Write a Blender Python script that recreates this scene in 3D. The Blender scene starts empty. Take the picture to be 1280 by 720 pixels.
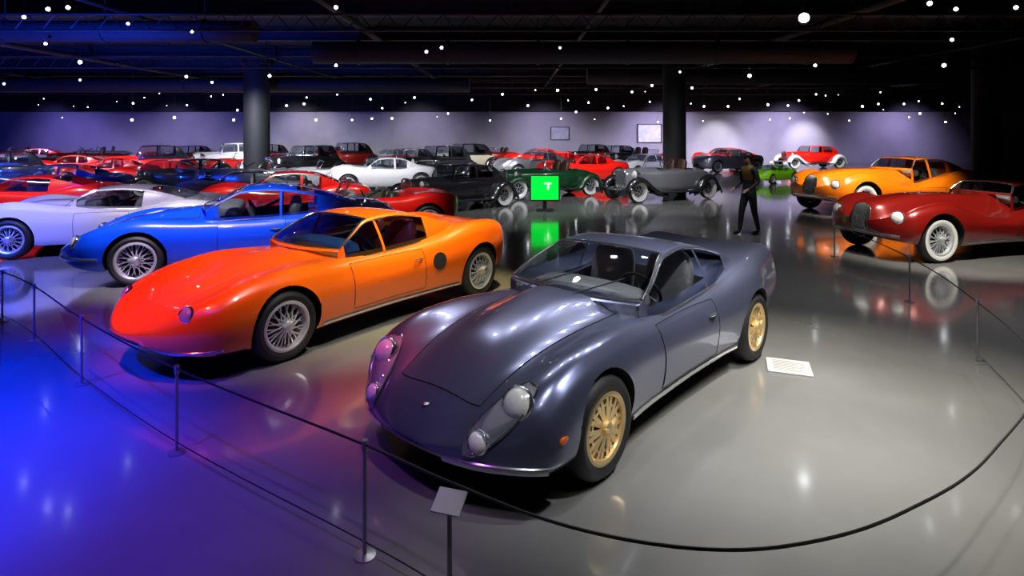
import bpy, bmesh, math, random
import numpy as np
from mathutils import Vector, Matrix
from mathutils.bvhtree import BVHTree
random.seed(7)
F=750.0; H=2.1; HY=165.0
def G(px,py,z=0.0):
    s=(py-HY)/(H-z); Y=F/s
    return ((px-640)/s, Y, z)
bpy.context.scene.view_settings.view_transform='Standard'
COL=bpy.context.scene.collection
# ------------------------------------------------------------ materials
MATS={}
def mat(name,color,rough=0.4,metal=0.0,coat=0.0,emis=None,estr=0.0,var=0.0,scale=8.0,bump=0.0,spec=0.5):
    if name in MATS: return MATS[name]
    m=bpy.data.materials.new(name); m.use_nodes=True
    nt=m.node_tree; b=nt.nodes['Principled BSDF']
    b.inputs['Base Color'].default_value=(*color,1)
    b.inputs['Roughness'].default_value=rough
    b.inputs['Metallic'].default_value=metal
    b.inputs['Coat Weight'].default_value=coat
    b.inputs['Coat Roughness'].default_value=0.03
    b.inputs['Specular IOR Level'].default_value=spec
    if emis:
        b.inputs['Emission Color'].default_value=(*emis,1); b.inputs['Emission Strength'].default_value=estr
    n=nt.nodes.new('ShaderNodeTexNoise'); n.inputs['Scale'].default_value=scale; n.inputs['Detail'].default_value=6
    tc=nt.nodes.new('ShaderNodeTexCoord'); nt.links.new(tc.outputs['Object'],n.inputs['Vector'])
    if var>0:
        r=nt.nodes.new('ShaderNodeMix'); r.data_type='RGBA'
        r.inputs[6].default_value=(*[c*(1-var) for c in color],1)
        r.inputs[7].default_value=(*[min(1,c*(1+var)) for c in color],1)
        nt.links.new(n.outputs['Fac'],r.inputs[0]); nt.links.new(r.outputs[2],b.inputs['Base Color'])
    if bump>0:
        bp=nt.nodes.new('ShaderNodeBump'); bp.inputs['Strength'].default_value=bump; bp.inputs['Distance'].default_value=0.01
        nt.links.new(n.outputs['Fac'],bp.inputs['Height']); nt.links.new(bp.outputs['Normal'],b.inputs['Normal'])
    MATS[name]=m; return m
def glass(name,tint,refl=0.12):
    if name in MATS: return MATS[name]
    m=bpy.data.materials.new(name); m.use_nodes=True; nt=m.node_tree; nt.nodes.clear()
    o=nt.nodes.new('ShaderNodeOutputMaterial'); t=nt.nodes.new('ShaderNodeBsdfTransparent'); g=nt.nodes.new('ShaderNodeBsdfGlossy')
    t.inputs['Color'].default_value=(*tint,1); g.inputs['Roughness'].default_value=0.02; g.inputs['Color'].default_value=(.95,.97,1,1)
    lw=nt.nodes.new('ShaderNodeLayerWeight'); lw.inputs['Blend'].default_value=0.3
    mr=nt.nodes.new('ShaderNodeMapRange'); mr.inputs['To Min'].default_value=refl; mr.inputs['To Max'].default_value=0.7
    mx=nt.nodes.new('ShaderNodeMixShader')
    nt.links.new(lw.outputs['Fresnel'],mr.inputs['Value']); nt.links.new(mr.outputs['Result'],mx.inputs[0])
    nt.links.new(t.outputs[0],mx.inputs[1]); nt.links.new(g.outputs[0],mx.inputs[2]); nt.links.new(mx.outputs[0],o.inputs[0])
    MATS[name]=m; return m
def paint(name,c,metal=0.2,rough=0.3): return mat('paint_'+name,c,rough,metal,1.0,var=0.03,scale=3)
RUB=mat('tyre_rubber',(.012,.012,.013),.6,var=.2,scale=30)
DARK=mat('underside_black',(.008,.008,.009),.8,var=.2)
INTER=mat('interior_leather',(.22,.21,.21),.45,var=.3,scale=12)
TUB=mat('interior_trim',(.09,.085,.085),.6,var=.3,scale=12)
CHR=mat('chrome',(.85,.86,.88),.14,.95)
GOLD=mat('gold_alloy',(.92,.70,.36),.32,.75,var=.1)
SILV=mat('silver_alloy',(.84,.85,.88),.32,.7,var=.1)
SEAM=mat('panel_gap',(.004,.004,.005),.7)
LENS=mat('lamp_lens',(.90,.88,.84),.10,.05,1.0,var=.15,scale=50)
LENSD=mat('lamp_lens_dim',(.50,.46,.42),.10,.3,1.0,var=.25,scale=50)
BUCK=mat('lamp_bucket',(.50,.50,.53),.3,.35,.5,var=.15)
AMB=mat('amber_lens',(.9,.13,.02),.15,0,1.0)
WHT=mat('whitewall',(.75,.74,.7),.5)
GL=glass('window_glass',(.82,.87,.90),.18)
GLB=glass('glass_blue_reflection',(.28,.52,1.0),.22)  # bluish windshield reflection put into the glass tint
GLC=glass('clear_cover',(.95,.96,.98),.05)
# ------------------------------------------------------------ mesh helpers
def sp(pts):
    pts=sorted(pts); X=[p[0] for p in pts]; Y=[p[1] for p in pts]; n=len(X)
    h=[X[i+1]-X[i] for i in range(n-1)]; d=[(Y[i+1]-Y[i])/h[i] for i in range(n-1)]
    m=[0]*n; m[0]=d[0]; m[-1]=d[-1]
    for i in range(1,n-1):
        m[i]=0 if d[i-1]*d[i]<=0 else 2*d[i-1]*d[i]/(d[i-1]+d[i])
    def f(x):
        if x<=X[0]: return Y[0]
        if x>=X[-1]: return Y[-1]
        i=max(j for j in range(n-1) if X[j]<=x)
        t=(x-X[i])/h[i]; t2=t*t; t3=t2*t
        return (2*t3-3*t2+1)*Y[i]+(t3-2*t2+t)*h[i]*m[i]+(-2*t3+3*t2)*Y[i+1]+(t3-t2)*h[i]*m[i+1]
    return f
def cr(P,k,closed=False):
    P=[Vector(p) for p in P]; n=len(P); out=[]
    rng=n if closed else n-1
    for i in range(rng):
        p1=P[i]; p2=P[(i+1)%n]
        p0=P[i-1] if (closed or i>0) else p1*2-p2
        p3=P[(i+2)%n] if (closed or i<n-2) else p2*2-p1
        for j in range(k):
            t=j/k; out.append(.5*((2*p1)+(-p0+p2)*t+(2*p0-5*p1+4*p2-p3)*t*t+(-p0+3*p1-3*p2+p3)*t**3))
    if not closed: out.append(P[-1])
    return out
class MB:
    def __init__(s): s.v=[]; s.f=[]; s.m=[]
    def add(s,v,f,m=0):
        o=len(s.v); s.v+= [tuple(p) for p in v]; s.f+=[tuple(i+o for i in q) for q in f]; s.m+=[m]*len(f)
    def grid(s,rows,m=0,closed=False):
        nr=len(rows); nc=len(rows[0]); v=[p for r in rows for p in r]; f=[]
        for i in range(nr-1):
            for j in range(nc if closed else nc-1):
                k=(j+1)%nc; f.append((i*nc+j,i*nc+k,(i+1)*nc+k,(i+1)*nc+j))
        s.add(v,f,m)
    def box(s,c,d,m=0,M=None,bev=0):
        x,y,z=[q/2 for q in d]; v=[]
        for a in (-1,1):
            for b in (-1,1):
                for e in (-1,1): v.append(Vector((a*x,b*y,e*z)))
        if M: v=[M@p for p in v]
        v=[p+Vector(c) for p in v]
        s.add(v,[(0,1,3,2),(4,6,7,5),(0,4,5,1),(2,3,7,6),(0,2,6,4),(1,5,7,3)],m)
    def lathe(s,prof,seg=32,m=0,M=None,cap=False):
        rows=[]
        for (r,a) in prof:
            row=[Vector((r*math.cos(2*math.pi*i/seg),a,r*math.sin(2*math.pi*i/seg))) for i in range(seg)]
            if M: row=[M@p for p in row]
            rows.append(row)
        s.grid(rows,m,True)
        if cap:
            o=len(s.v)-seg; s.f.append(tuple(range(o,o+seg))); s.m.append(m)
            o=len(s.v)-seg*len(prof); s.f.append(tuple(range(o+seg-1,o-1,-1))); s.m.append(m)
    def tube(s,path,r,seg=8,m=0,closed=False,flat=1.0):
        P=[Vector(p) for p in path]; n=len(P); rows=[]; up=Vector((0,0,1))
        for i in range(n):
            if closed: t=P[(i+1)%n]-P[i-1]
            else: t=P[min(i+1,n-1)]-P[max(i-1,0)]
            if t.length<1e-9: t=Vector((1,0,0))
            t.normalize(); u=up if abs(t.dot(up))<.95 else Vector((1,0,0))
            a=t.cross(u).normalized(); b=a.cross(t)
            rr=r[i] if isinstance(r,(list,tuple)) else r
            rows.append([P[i]+a*math.cos(2*math.pi*k/seg)*rr*flat+b*math.sin(2*math.pi*k/seg)*rr for k in range(seg)])
        if closed: rows.append(rows[0])
        s.grid(rows,m,True)
        if not closed:
            o=len(s.v)-seg; s.f.append(tuple(range(o,o+seg))); s.m.append(m)
            o=len(s.v)-seg*n; s.f.append(tuple(range(o+seg-1,o-1,-1))); s.m.append(m)
    def ell(s,c,r,m=0,seg=16,ring=8,M=None,pw=1.0):
        rows=[]
        def pc(a): return math.copysign(abs(a)**pw,a)
        for i in range(ring+1):
            ph=-math.pi/2+math.pi*i/ring; row=[]
            for j in range(seg):
                th=2*math.pi*j/seg
                p=Vector((r[0]*pc(math.cos(ph))*pc(math.cos(th)),r[1]*pc(math.cos(ph))*pc(math.sin(th)),r[2]*pc(math.sin(ph))))
                if M: p=M@p
                row.append(p+Vector(c))
            rows.append(row)
        s.grid(rows,m,True)
    def beam(s,p0,p1,w0,w1,h,m=0,side=Vector((0,1,0))):
        p0=Vector(p0);p1=Vector(p1); t=(p1-p0).normalized(); a=t.cross(side).normalized(); b=side.normalized(); v=[]
        for p,w in ((p0,w0),(p1,w1)):
            v+=[p+a*w/2+b*h/2,p-a*w/2+b*h/2,p-a*w/2-b*h/2,p+a*w/2-b*h/2]
        s.add(v,[(0,1,2,3),(7,6,5,4),(0,4,5,1),(1,5,6,2),(2,6,7,3),(3,7,4,0)],m)
def mk(name,mb,mats,parent=None,smooth=True,angle=35,**props):
    me=bpy.data.meshes.new(name); me.from_pydata([tuple(p) for p in mb.v],[],mb.f); 
    for m in mats: me.materials.append(m)
    me.polygons.foreach_set('material_index',mb.m)
    me.validate(); me.update()
    bm=bmesh.new(); bm.from_mesh(me); bmesh.ops.remove_doubles(bm,verts=bm.verts,dist=1e-5); bmesh.ops.recalc_face_normals(bm,faces=bm.faces); bm.to_mesh(me); bm.free()
    if smooth:
        me.polygons.foreach_set('use_smooth',[True]*len(me.polygons)); me.set_sharp_from_angle(angle=math.radians(angle))
    o=bpy.data.objects.new(name,me); COL.objects.link(o)
    if parent: o.parent=parent
    for k,v in props.items(): o[k]=v
    return o
def empty(name,label,cat,loc=(0,0,0),group=None):
    e=bpy.data.objects.new(name,None); COL.objects.link(e); e.location=loc; e.empty_display_size=.2
    e['label']=label; e['category']=cat
    if group: e['group']=group
    return e
def evalmesh(o):
    bpy.context.view_layer.update()
    dg=bpy.context.evaluated_depsgraph_get()
    return bpy.data.meshes.new_from_object(o.evaluated_get(dg))
# ------------------------------------------------------------ wheels
def wheel(root,x,y,r,style='mesh',rimmat=SILV,white=False,w=.19,lod=1,rr=None):
    side=1 if y>0 else -1
    seg=40 if lod else 20
    rr=rr or r*.66
    mb=MB(); h=w/2
    prof=[(rr,-h*.8),(rr+.015,-h*.95),((r+rr)/2,-h*1.05),(r-.03,-h*.95),(r-.008,-h*.7),(r,-h*.3),(r,h*.3),(r-.008,h*.7),(r-.03,h*.95),((r+rr)/2,h*1.05),(rr+.015,h*.95),(rr,h*.8)]
    mb.lathe(prof,seg)
    if white: mb.lathe([(rr+.012,h*.97),((r+rr)/2-.01,h*1.09),(r-.045,h*1.03)],seg,1)
    t=mk('wheel',mb,[RUB,WHT],root,label='black rubber tyre'+(' with white sidewall' if white else ''))
    t.location=(x,y,r)
    if side<0: t.rotation_euler=(0,0,math.pi)
    mb=MB(); 
    mb.lathe([(rr+.012,h*.93),(rr-.005,h*1.0),(rr-.02,h*.9),(rr-.03,h*.5),(rr-.035,-h*.7)],seg,0)
    mb.lathe([(.001,-h*.2),(rr-.04,-h*.2)],seg,1)
    if style=='mesh':
        n=10
        for k in range(n):
            a=2*math.pi*k/n
            for da in (-.13,.13):
                mb.beam((math.cos(a+da*.4)*rr*.22,h*.75,math.sin(a+da*.4)*rr*.22),(math.cos(a+da)*(rr-.02),h*.6,math.sin(a+da)*(rr-.02)),.022,.03,.03)
        mb.lathe([(rr*.62,h*.78),(rr*.70,h*.78),(rr*.70,h*.55),(rr*.62,h*.55),(rr*.62,h*.78)],seg,0)
        mb.lathe([(rr*.34,h*.5),(rr*.32,h*.85),(rr*.2,h*.95),(.001,h*.95)],seg,0)
    elif style=='wire':
        n=28 if lod else 14
        for k in range(n):
            a=2*math.pi*k/n; b=a+(.5 if k%2 else -.5)
            mb.beam((math.cos(b)*.045,h*(1.0 if k%2 else .5),math.sin(b)*.045),(math.cos(a)*(rr-.02),h*.4,math.sin(a)*(rr-.02)),.011,.011,.011)
    else:
        mb.lathe([(rr-.01,h*.8),(rr*.85,h*.95),(rr*.8,h*.8),(rr*.55,h*.95),(rr*.45,h*1.2),(rr*.2,h*1.35),(.001,h*1.38)],seg,0)
    mk('rim',mb,[rimmat,DARK],t,label='%s wheel rim'%('gold' if rimmat is GOLD else 'polished silver'))
    if lod:
        mb=MB(); mb.lathe([(.055,h*.6),(.05,h*1.15),(.03,h*1.3),(.001,h*1.32)],20,0)
        for k in range(3):
            a=2*math.pi*k/3+.3; mb.beam((0,h*1.2,0),(math.cos(a)*.075,h*1.2,math.sin(a)*.075),.03,.015,.02)
        mk('hub',mb,[rimmat],t)
    return t
# ------------------------------------------------------------ body loft
def body_mesh(S,lod=1):
    W,ZB,ZW,ZF,ZC=[sp(S[k]) for k in ('W','ZB','ZW','ZF','ZC')]
    xf,xr=S['xf'],S['xr']; N=100 if lod else 44; k=6 if lod else 2
    nz,tz=S['nose'],S['tail']
    yf=S.get('yf',.78); dip=sp(S.get('dip',[(-3,0),(3,0)])); yh=S.get('yh',.26); bul=sp(S.get('bulge',[(-3,0),(3,0)]))
    mb=MB(); rows=[]
    for i in range(N):
        u=i/(N-1); x=xr+(xf-xr)*(1-math.cos(math.pi*u))/2
        x=min(max(x,xr+.0005),xf-.0005)
        w,zb,zw,zf,zc=W(x),ZB(x),ZW(x),ZF(x),ZC(x)
        fw=fh=1; zn=0
        for (q,dist) in ((nz,xf-x),(tz,x-xr)):
            if dist<q[1]: fw=max(.02,(1-(1-dist/q[1])**q[2])**(1/q[2]))
            if dist<q[3]:
                fh=max(.03,(1-(1-dist/q[3])**q[4])**(1/q[4])); zn=q[0]
        w*=fw
        if fh<1: zb,zw,zf,zc=[zn+(z-zn)*fh for z in (zb,zw,zf,zc)]
        d=dip(x)
        ph=(zf-zw)
        C=[(0,zb),(.78*w,zb),(.93*w,zb+.12*(zw-zb)),(w,zw),(.965*w,zw+.58*ph),(.90*w,zw+.86*ph),(yf*w,zf),(.52*w,(zf+zc)/2-d),(yh*w,zc-d*.15),(0,zc)]
        C3=[(-C[1][0],C[1][1])]+C+[(-C[-2][0],C[-2][1])]
        half=[]
        for a in range(1,len(C)):
            p0,p1,p2,p3=[Vector(C3[a+o]) for o in (-1,0,1,2)]
            for j in range(k):
                t=j/k; half.append(.5*((2*p1)+(-p0+p2)*t+(2*p0-5*p1+4*p2-p3)*t*t+(-p0+3*p1-3*p2+p3)*t**3))
        half.append(Vector(C[-1]))
        bb=bul(x)
        if bb>0:
            wb_=.30-.06*max(0,min(1,(x-.6)/1.3))
            for q in half:
                if q.y>zw: q.y+=bb*math.exp(-(q.x/wb_)**4)
        nb=S.get('nbow',0)
        def sx(y):
            if nb and x>xf-.9: return x-nb*((x-(xf-.9))/.9)**2*(abs(y)/.8)**2
            return x
        ring=[(sx(p[0]),p[0],p[1]) for p in half]+[(sx(p[0]),-p[0],p[1]) for p in half[-2:0:-1]]
        rows.append(ring)
    mb.grid(rows,0,True); n=len(rows[0])
    mb.f.append(tuple(range(n-1,-1,-1))); mb.m.append(0)
    o=len(mb.v)-n; mb.f.append(tuple(range(o,o+n))); mb.m.append(0)
    return mb
def cyl_cut(x,y0,y1,z,r,seg=48):
    mb=MB(); mb.lathe([(r,y0),(r,y1)],seg,0,cap=True); mb.v=[(p[0]+x,p[1],p[2]+z) for p in mb.v]; return mb
BODYCACHE={}
def make_body(S,root,mats,lod=1,key=None):
    if key and key in BODYCACHE:
        me=BODYCACHE[key].copy(); me.materials.clear()
        for m in mats: me.materials.append(m)
        o=bpy.data.objects.new('body',me); COL.objects.link(o); o.parent=root
        return o,BVHTree.FromPolygons([v.co for v in me.vertices],[p.vertices for p in me.polygons])
    mb=body_mesh(S,lod); o=mk('body',mb,mats,root,smooth=False)
    r=S['r']; Rc=r+S.get('gap',.045); ax=S['axles']; inner=.50
    cut=MB()
    for a in ax:
        for sgn in (1,-1):
            c=cyl_cut(a,inner*sgn,1.2*sgn,r+.01,Rc,48 if lod else 24); cut.add(c.v,c.f,0)
    bx=S.get('cockpit')
    if bx: cut.box(((bx[0]+bx[1])/2,0,(bx[3]+1.5)/2),(bx[1]-bx[0],2*bx[2],1.5-bx[3]))
    co=mk('cutter',cut,[DARK],None,smooth=False); co.parent=root
    md=o.modifiers.new('b','BOOLEAN'); md.object=co; md.operation='DIFFERENCE'; md.solver='EXACT'
    me=evalmesh(o); o.modifiers.clear(); o.data=me
    bpy.data.objects.remove(co)
    me.materials.clear()
    for m in mats: me.materials.append(m)
    for p in me.polygons:
        c=p.center; p.material_index=0; p.use_smooth=True
        for a in ax:
            d=math.hypot(c.x-a,c.z-r-.01)
            if d<Rc+.002 and abs(c.y)>inner-.01: p.material_index=1
        if bx and bx[0]-.005<c.x<bx[1]+.005 and abs(c.y)<bx[2]+.005 and c.z>bx[3]-.01: p.material_index=2
        if c.z<S['ZB'][1][1]+.02 and p.normal.z<-.6: p.material_index=1
    me.set_sharp_from_angle(angle=math.radians(32))
    if key: BODYCACHE[key]=me
    bv=BVHTree.FromPolygons([v.co for v in me.vertices],[p.vertices for p in me.polygons])
    return o,bv
def ray(bv,o,d):
    h=bv.ray_cast(Vector(o),Vector(d).normalized()); return (h[0],h[1]) if h[0] is not None else (None,None)
def orient(n):
    return Vector((0,1,0)).rotation_difference(Vector(n).normalized()).to_matrix()
def patch(bv,pts_fn,nu,nv,off,name,m,root,seam=True,**pr):
    rows=[]; 
    for i in range(nu+1):
        row=[]
        for j in range(nv+1):
            h=pts_fn(i/nu,j/nv)
            if h[0] is None: return None
            row.append(h[0]+(h[1] if h[1].dot(pts_fn.d)<0 else -h[1])*off)
        rows.append(row)
    mb=MB(); mb.grid(rows); o=mk(name,mb,[m],root,**pr)
    if seam:
        loop=rows[0][:-1]+[r[-1] for r in rows[:-1]]+rows[-1][:0:-1]+[r[0] for r in rows[:0:-1]]
        sm=MB(); sm.tube(loop,.0033,6,0,closed=True); mk('panel_seam',sm,[SEAM],o)
    return o
class SideRay:
    def __init__(s,bv,x0,x1,z0,z1,sgn,slant=0): s.a=(bv,x0,x1,z0,z1,sgn,slant); s.d=Vector((0,-sgn,0))
    def __call__(s,u,v):
        bv,x0,x1,z0,z1,sg,sl=s.a; return ray(bv,(x0+(x1-x0)*u+sl*v,2*sg,z0+(z1-z0)*v),s.d)
class TopRay:
    def __init__(s,bv,x0,x1,w0,w1): s.a=(bv,x0,x1,w0,w1); s.d=Vector((0,0,-1))
    def __call__(s,u,v):
        bv,x0,x1,w0,w1=s.a; w=w0+(w1-w0)*u**1.5; return ray(bv,(x0+(x1-x0)*u,(2*v-1)*w,3),s.d)
def contour(bv,z,a0,a1,n,cx,off=.012,R=2.5):
    out=[]
    for i in range(n+1):
        a=math.radians(a0+(a1-a0)*i/n); d=Vector((math.cos(a),math.sin(a),0))
        h,nn=ray(bv,Vector((cx,0,z))+d*R*1.2,-d)
        if h is not None: out.append(h+d*off)
    return out
def lamp(root,pos,n,r,name='headlight',depth=.35,bez=CHR,lens=LENS):
    M=Matrix.Translation(Vector(pos))@orient(n).to_4x4()
    mb=MB(); mb.lathe([(r*.9,r*.05),(r,r*.12),(r*1.08,r*.02),(r*1.12,-r*.25),(r*1.0,-r*.6)],28,0,M)
    o=mk(name,mb,[bez],root)
    mb=MB(); mb.lathe([(r*.93,0),(r*.85,r*depth*.35),(r*.6,r*depth*.75),(r*.3,r*depth*.95),(.001,r*depth)],28,0,M)
    mk('lamp_glass',mb,[lens],o,label='clear glass lens'); return o
def seat(root,x,y,z,m=INTER,s=1,hb=.34):
    mb=MB(); mb.ell((x,y,z+.06),(.27*s,.23*s,.11),0,20,10,pw=.6)
    mb.ell((x-.27,y,z+hb),(.09,.22*s,hb),0,20,10,Matrix.Rotation(-.22,3,'Y'),pw=.6)
    return mk('seat',mb,[m],root)
def steering(root,x,y,z):
    M=Matrix.Translation((x,y,z))@Matrix.Rotation(math.radians(-62),4,'Y')
    mb=MB(); P=[M@Vector((.18*math.cos(a),.18*math.sin(a),0)) for a in [2*math.pi*i/28 for i in range(28)]]
    mb.tube(P,.013,8,0,closed=True)
    for k in range(3):
        a=2*math.pi*k/3; mb.tube([M@Vector((0,0,0)),M@Vector((.17*math.cos(a),.17*math.sin(a),0))],.008,6,1)
    mb.tube([M@Vector((0,0,0)),M@Vector((0,0,.35))],.02,8,0)
    mk('steering_wheel',mb,[DARK,CHR],root)
def canopy(S,root,pm,gm,lod=1):
    c=S['canopy']; ZF=sp(S['ZF']); ZC=sp(S['ZC'])
    xa,xb,hx,rx=c['xa'],c['xb'],c['hx'],c['rx']; zr=c['z']; WB=sp(c['wb']); WT=c['wt']
    base_f=ZC(xb)+.005; base_r=ZC(xa)+.002
    ZT=sp([(xa,base_r),((xa+rx)/2,base_r+(zr-.05-base_r)*c.get('rk',.62)),(rx,zr-.035),((hx+rx)/2,zr),(hx,zr-.025),((hx+xb)/2,base_f+(zr-.03-base_f)*.56),(xb,base_f)])
    N=64 if lod else 30; xs=[xa+(xb-xa)*i/(N-1) for i in range(N)]
    ns,nc,nt=(8,3,12) if lod else (5,2,6); rows=[]
    for x in xs:
        zt=ZT(x); zb=min(ZF(x),ZC(x))-.05; zb=min(zb,zt-.02)
        fr=max(0,min(1,(zt-base_f)/(zr-base_f))); wb=WB(x); wt=wb+(WT-wb)*fr
        wf=max(0,min(1,(x-(hx+rx)/2)/(xb-(hx+rx)/2))); wr=max(0,min(1,((hx+rx)/2-x)/((hx+rx)/2-xa)))
        half=[]; ct=.03*fr
        def put(y,z):
            k=1-(y/wb)**2 if wb else 0
            return (x+c.get('bow',.12)*wf**1.5*k-c.get('bowr',.08)*wr**1.5*k,y,z)
        for j in range(ns+1):
            t=j/ns; half.append(put(wb+(wt-wb)*t+.02*fr*math.sin(math.pi*t),zb+(zt-ct-.02*fr-zb)*t))
        for j in range(1,nc+1):
            t=j/nc*math.pi/2; half.append(put(wt-.03*fr*(1-math.cos(t))*1.0,zt-ct-.02*fr+ct*.9*math.sin(t)))
        w2=wt-.03*fr
        z2=zt-ct-.02*fr+ct*.9
        for j in range(1,nt+1):
            t=j/nt; y=w2*(1-t); half.append(put(y,z2+(zt-z2+.0)*(1-(y/w2)**2)))
        rows.append([Vector(p) for p in half]+[Vector((p[0],-p[1],p[2])) for p in half[-2::-1]])
    ncol=len(rows[0]); parts={'roof':MB(),'windshield':MB(),'rear_window':MB(),'side_window':MB(),'side_window.r':MB()}
    for i in range(N-1):
        xm=(xs[i]+xs[i+1])/2
        for j in range(ncol-1):
            jj=min(j,ncol-2-j); q=[rows[i][j],rows[i][j+1],rows[i+1][j+1],rows[i+1][j]]
            key='roof'
            if jj<ns and jj>=1:
                bp=c.get('bp',(-.5,-.42))
                if c.get('sw',(rx-.2,xb-.1))[0]<xm<c.get('sw',(rx-.2,xb-.1))[1] and not(bp[0]<xm<bp[1]):
                    key='side_window' if j<ncol/2 else 'side_window.r'
            elif jj>=ns+nc:
                if hx+.02<xm<xb-.03: key='windshield'
                elif xa+c.get('rwm',.12)<xm<rx-.03 and jj>=ns+nc+(1 if lod else 0): key='rear_window'
            parts[key].add(q,[(0,1,2,3)])
    mk('roof',parts['roof'],[pm],root,angle=40)
    for k in ('windshield','rear_window','side_window','side_window.r'):
        if parts[k].f:
            mk(k.split('.')[0],parts[k],[gm],root,label='clear glass with reflections')
    if lod:
        mb=MB()
        r0=[p for p in rows[min(range(N),key=lambda i:abs(xs[i]-hx))]][ns+nc:ncol-ns-nc]; mb.tube([p+Vector((0,0,.004)) for p in r0],.008,6)
        r1=rows[min(range(N),key=lambda i:abs(xs[i]-(xb-.03)))][ns+nc:ncol-ns-nc]; mb.tube([p+Vector((0,0,.004)) for p in r1],.009,6)
        for sg in (1,-1):
            jc=ns+nc if sg>0 else ncol-1-ns-nc
            mb.tube([rows[i][jc]+Vector((0,sg*.002,.003)) for i in range(N) if hx<xs[i]<xb-.03],.009,6)
            jl=1 if sg>0 else ncol-2; sw=c.get('sw',(rx-.2,xb-.1)); ju=ns if sg>0 else ncol-ns-1
            idx=[i for i in range(N) if sw[0]<xs[i]<sw[1]]
            mb.tube([rows[i][jl]+Vector((0,sg*.006,0)) for i in idx],.009,6)
            mb.tube([rows[i][ju]+Vector((0,sg*.004,0)) for i in idx],.007,6)
        mk('window_trim',mb,[CHR],root,label='chrome window trim')
def screen(root,x0,z0,w,h,rake=.18,bow=.12,gm=GL):
    def P(y,v): return Vector((x0+bow*(1-(y/w)**2)-rake*v,y*(1-.12*v),z0+h*v-.03*v*(y/w)**2))
    rows=[[P(-w+2*w*i/16,j/5) for i in range(17)] for j in range(6)]
    mb=MB(); mb.grid(rows); o=mk('windshield',mb,[gm],root)
    mb=MB(); loop=rows[0]+[r[-1] for r in rows[1:]]+rows[-1][-2::-1]+[r[0] for r in rows[-2:0:-1]]
    mb.tube(loop,.016,8,closed=True); mk('windshield_frame',mb,[CHR],o)
PLACED=[]
def circles(x,y,f,L,r): return [(x+f[0]*t*(L/2-r*.8),y+f[1]*t*(L/2-r*.8),r) for t in (-1,-.33,.33,1)]
def place(root,x,y,fwd,scale=1.0,L=4.3,auto=False):
    n=math.hypot(*fwd); f=(fwd[0]/n,fwd[1]/n); C=circles(x,y,f,L*scale,1.0*scale)
    if auto:
        bx,by=x,y
        for k in range(200):
            if y<38.3 and all((a[0]-b[0])**2+(a[1]-b[1])**2>(a[2]+b[2])**2 for a in C for b in PLACED): break
            rad=.12*k; th=2.4*k; x=bx+rad*math.cos(th)*1.2; y=by+rad*math.sin(th)*.8; C=circles(x,y,f,L*scale,1.0*scale)
    PLACED.extend(C)
    a=math.atan2(f[1],f[0]); root.location=(x,y,0); root.rotation_euler=(0,0,a); root.scale=(scale,)*3
COLS=((843,236,.42),(321,224,.55),(1232,238,.42))
for (px,py,rr) in COLS:
    g=G(px,py); PLACED.append((g[0],g[1],rr+.1))
PLACED.append((G(681,264)[0],G(681,264)[1],.5)); PLACED.append((4.9,12.3,.6))
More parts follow.
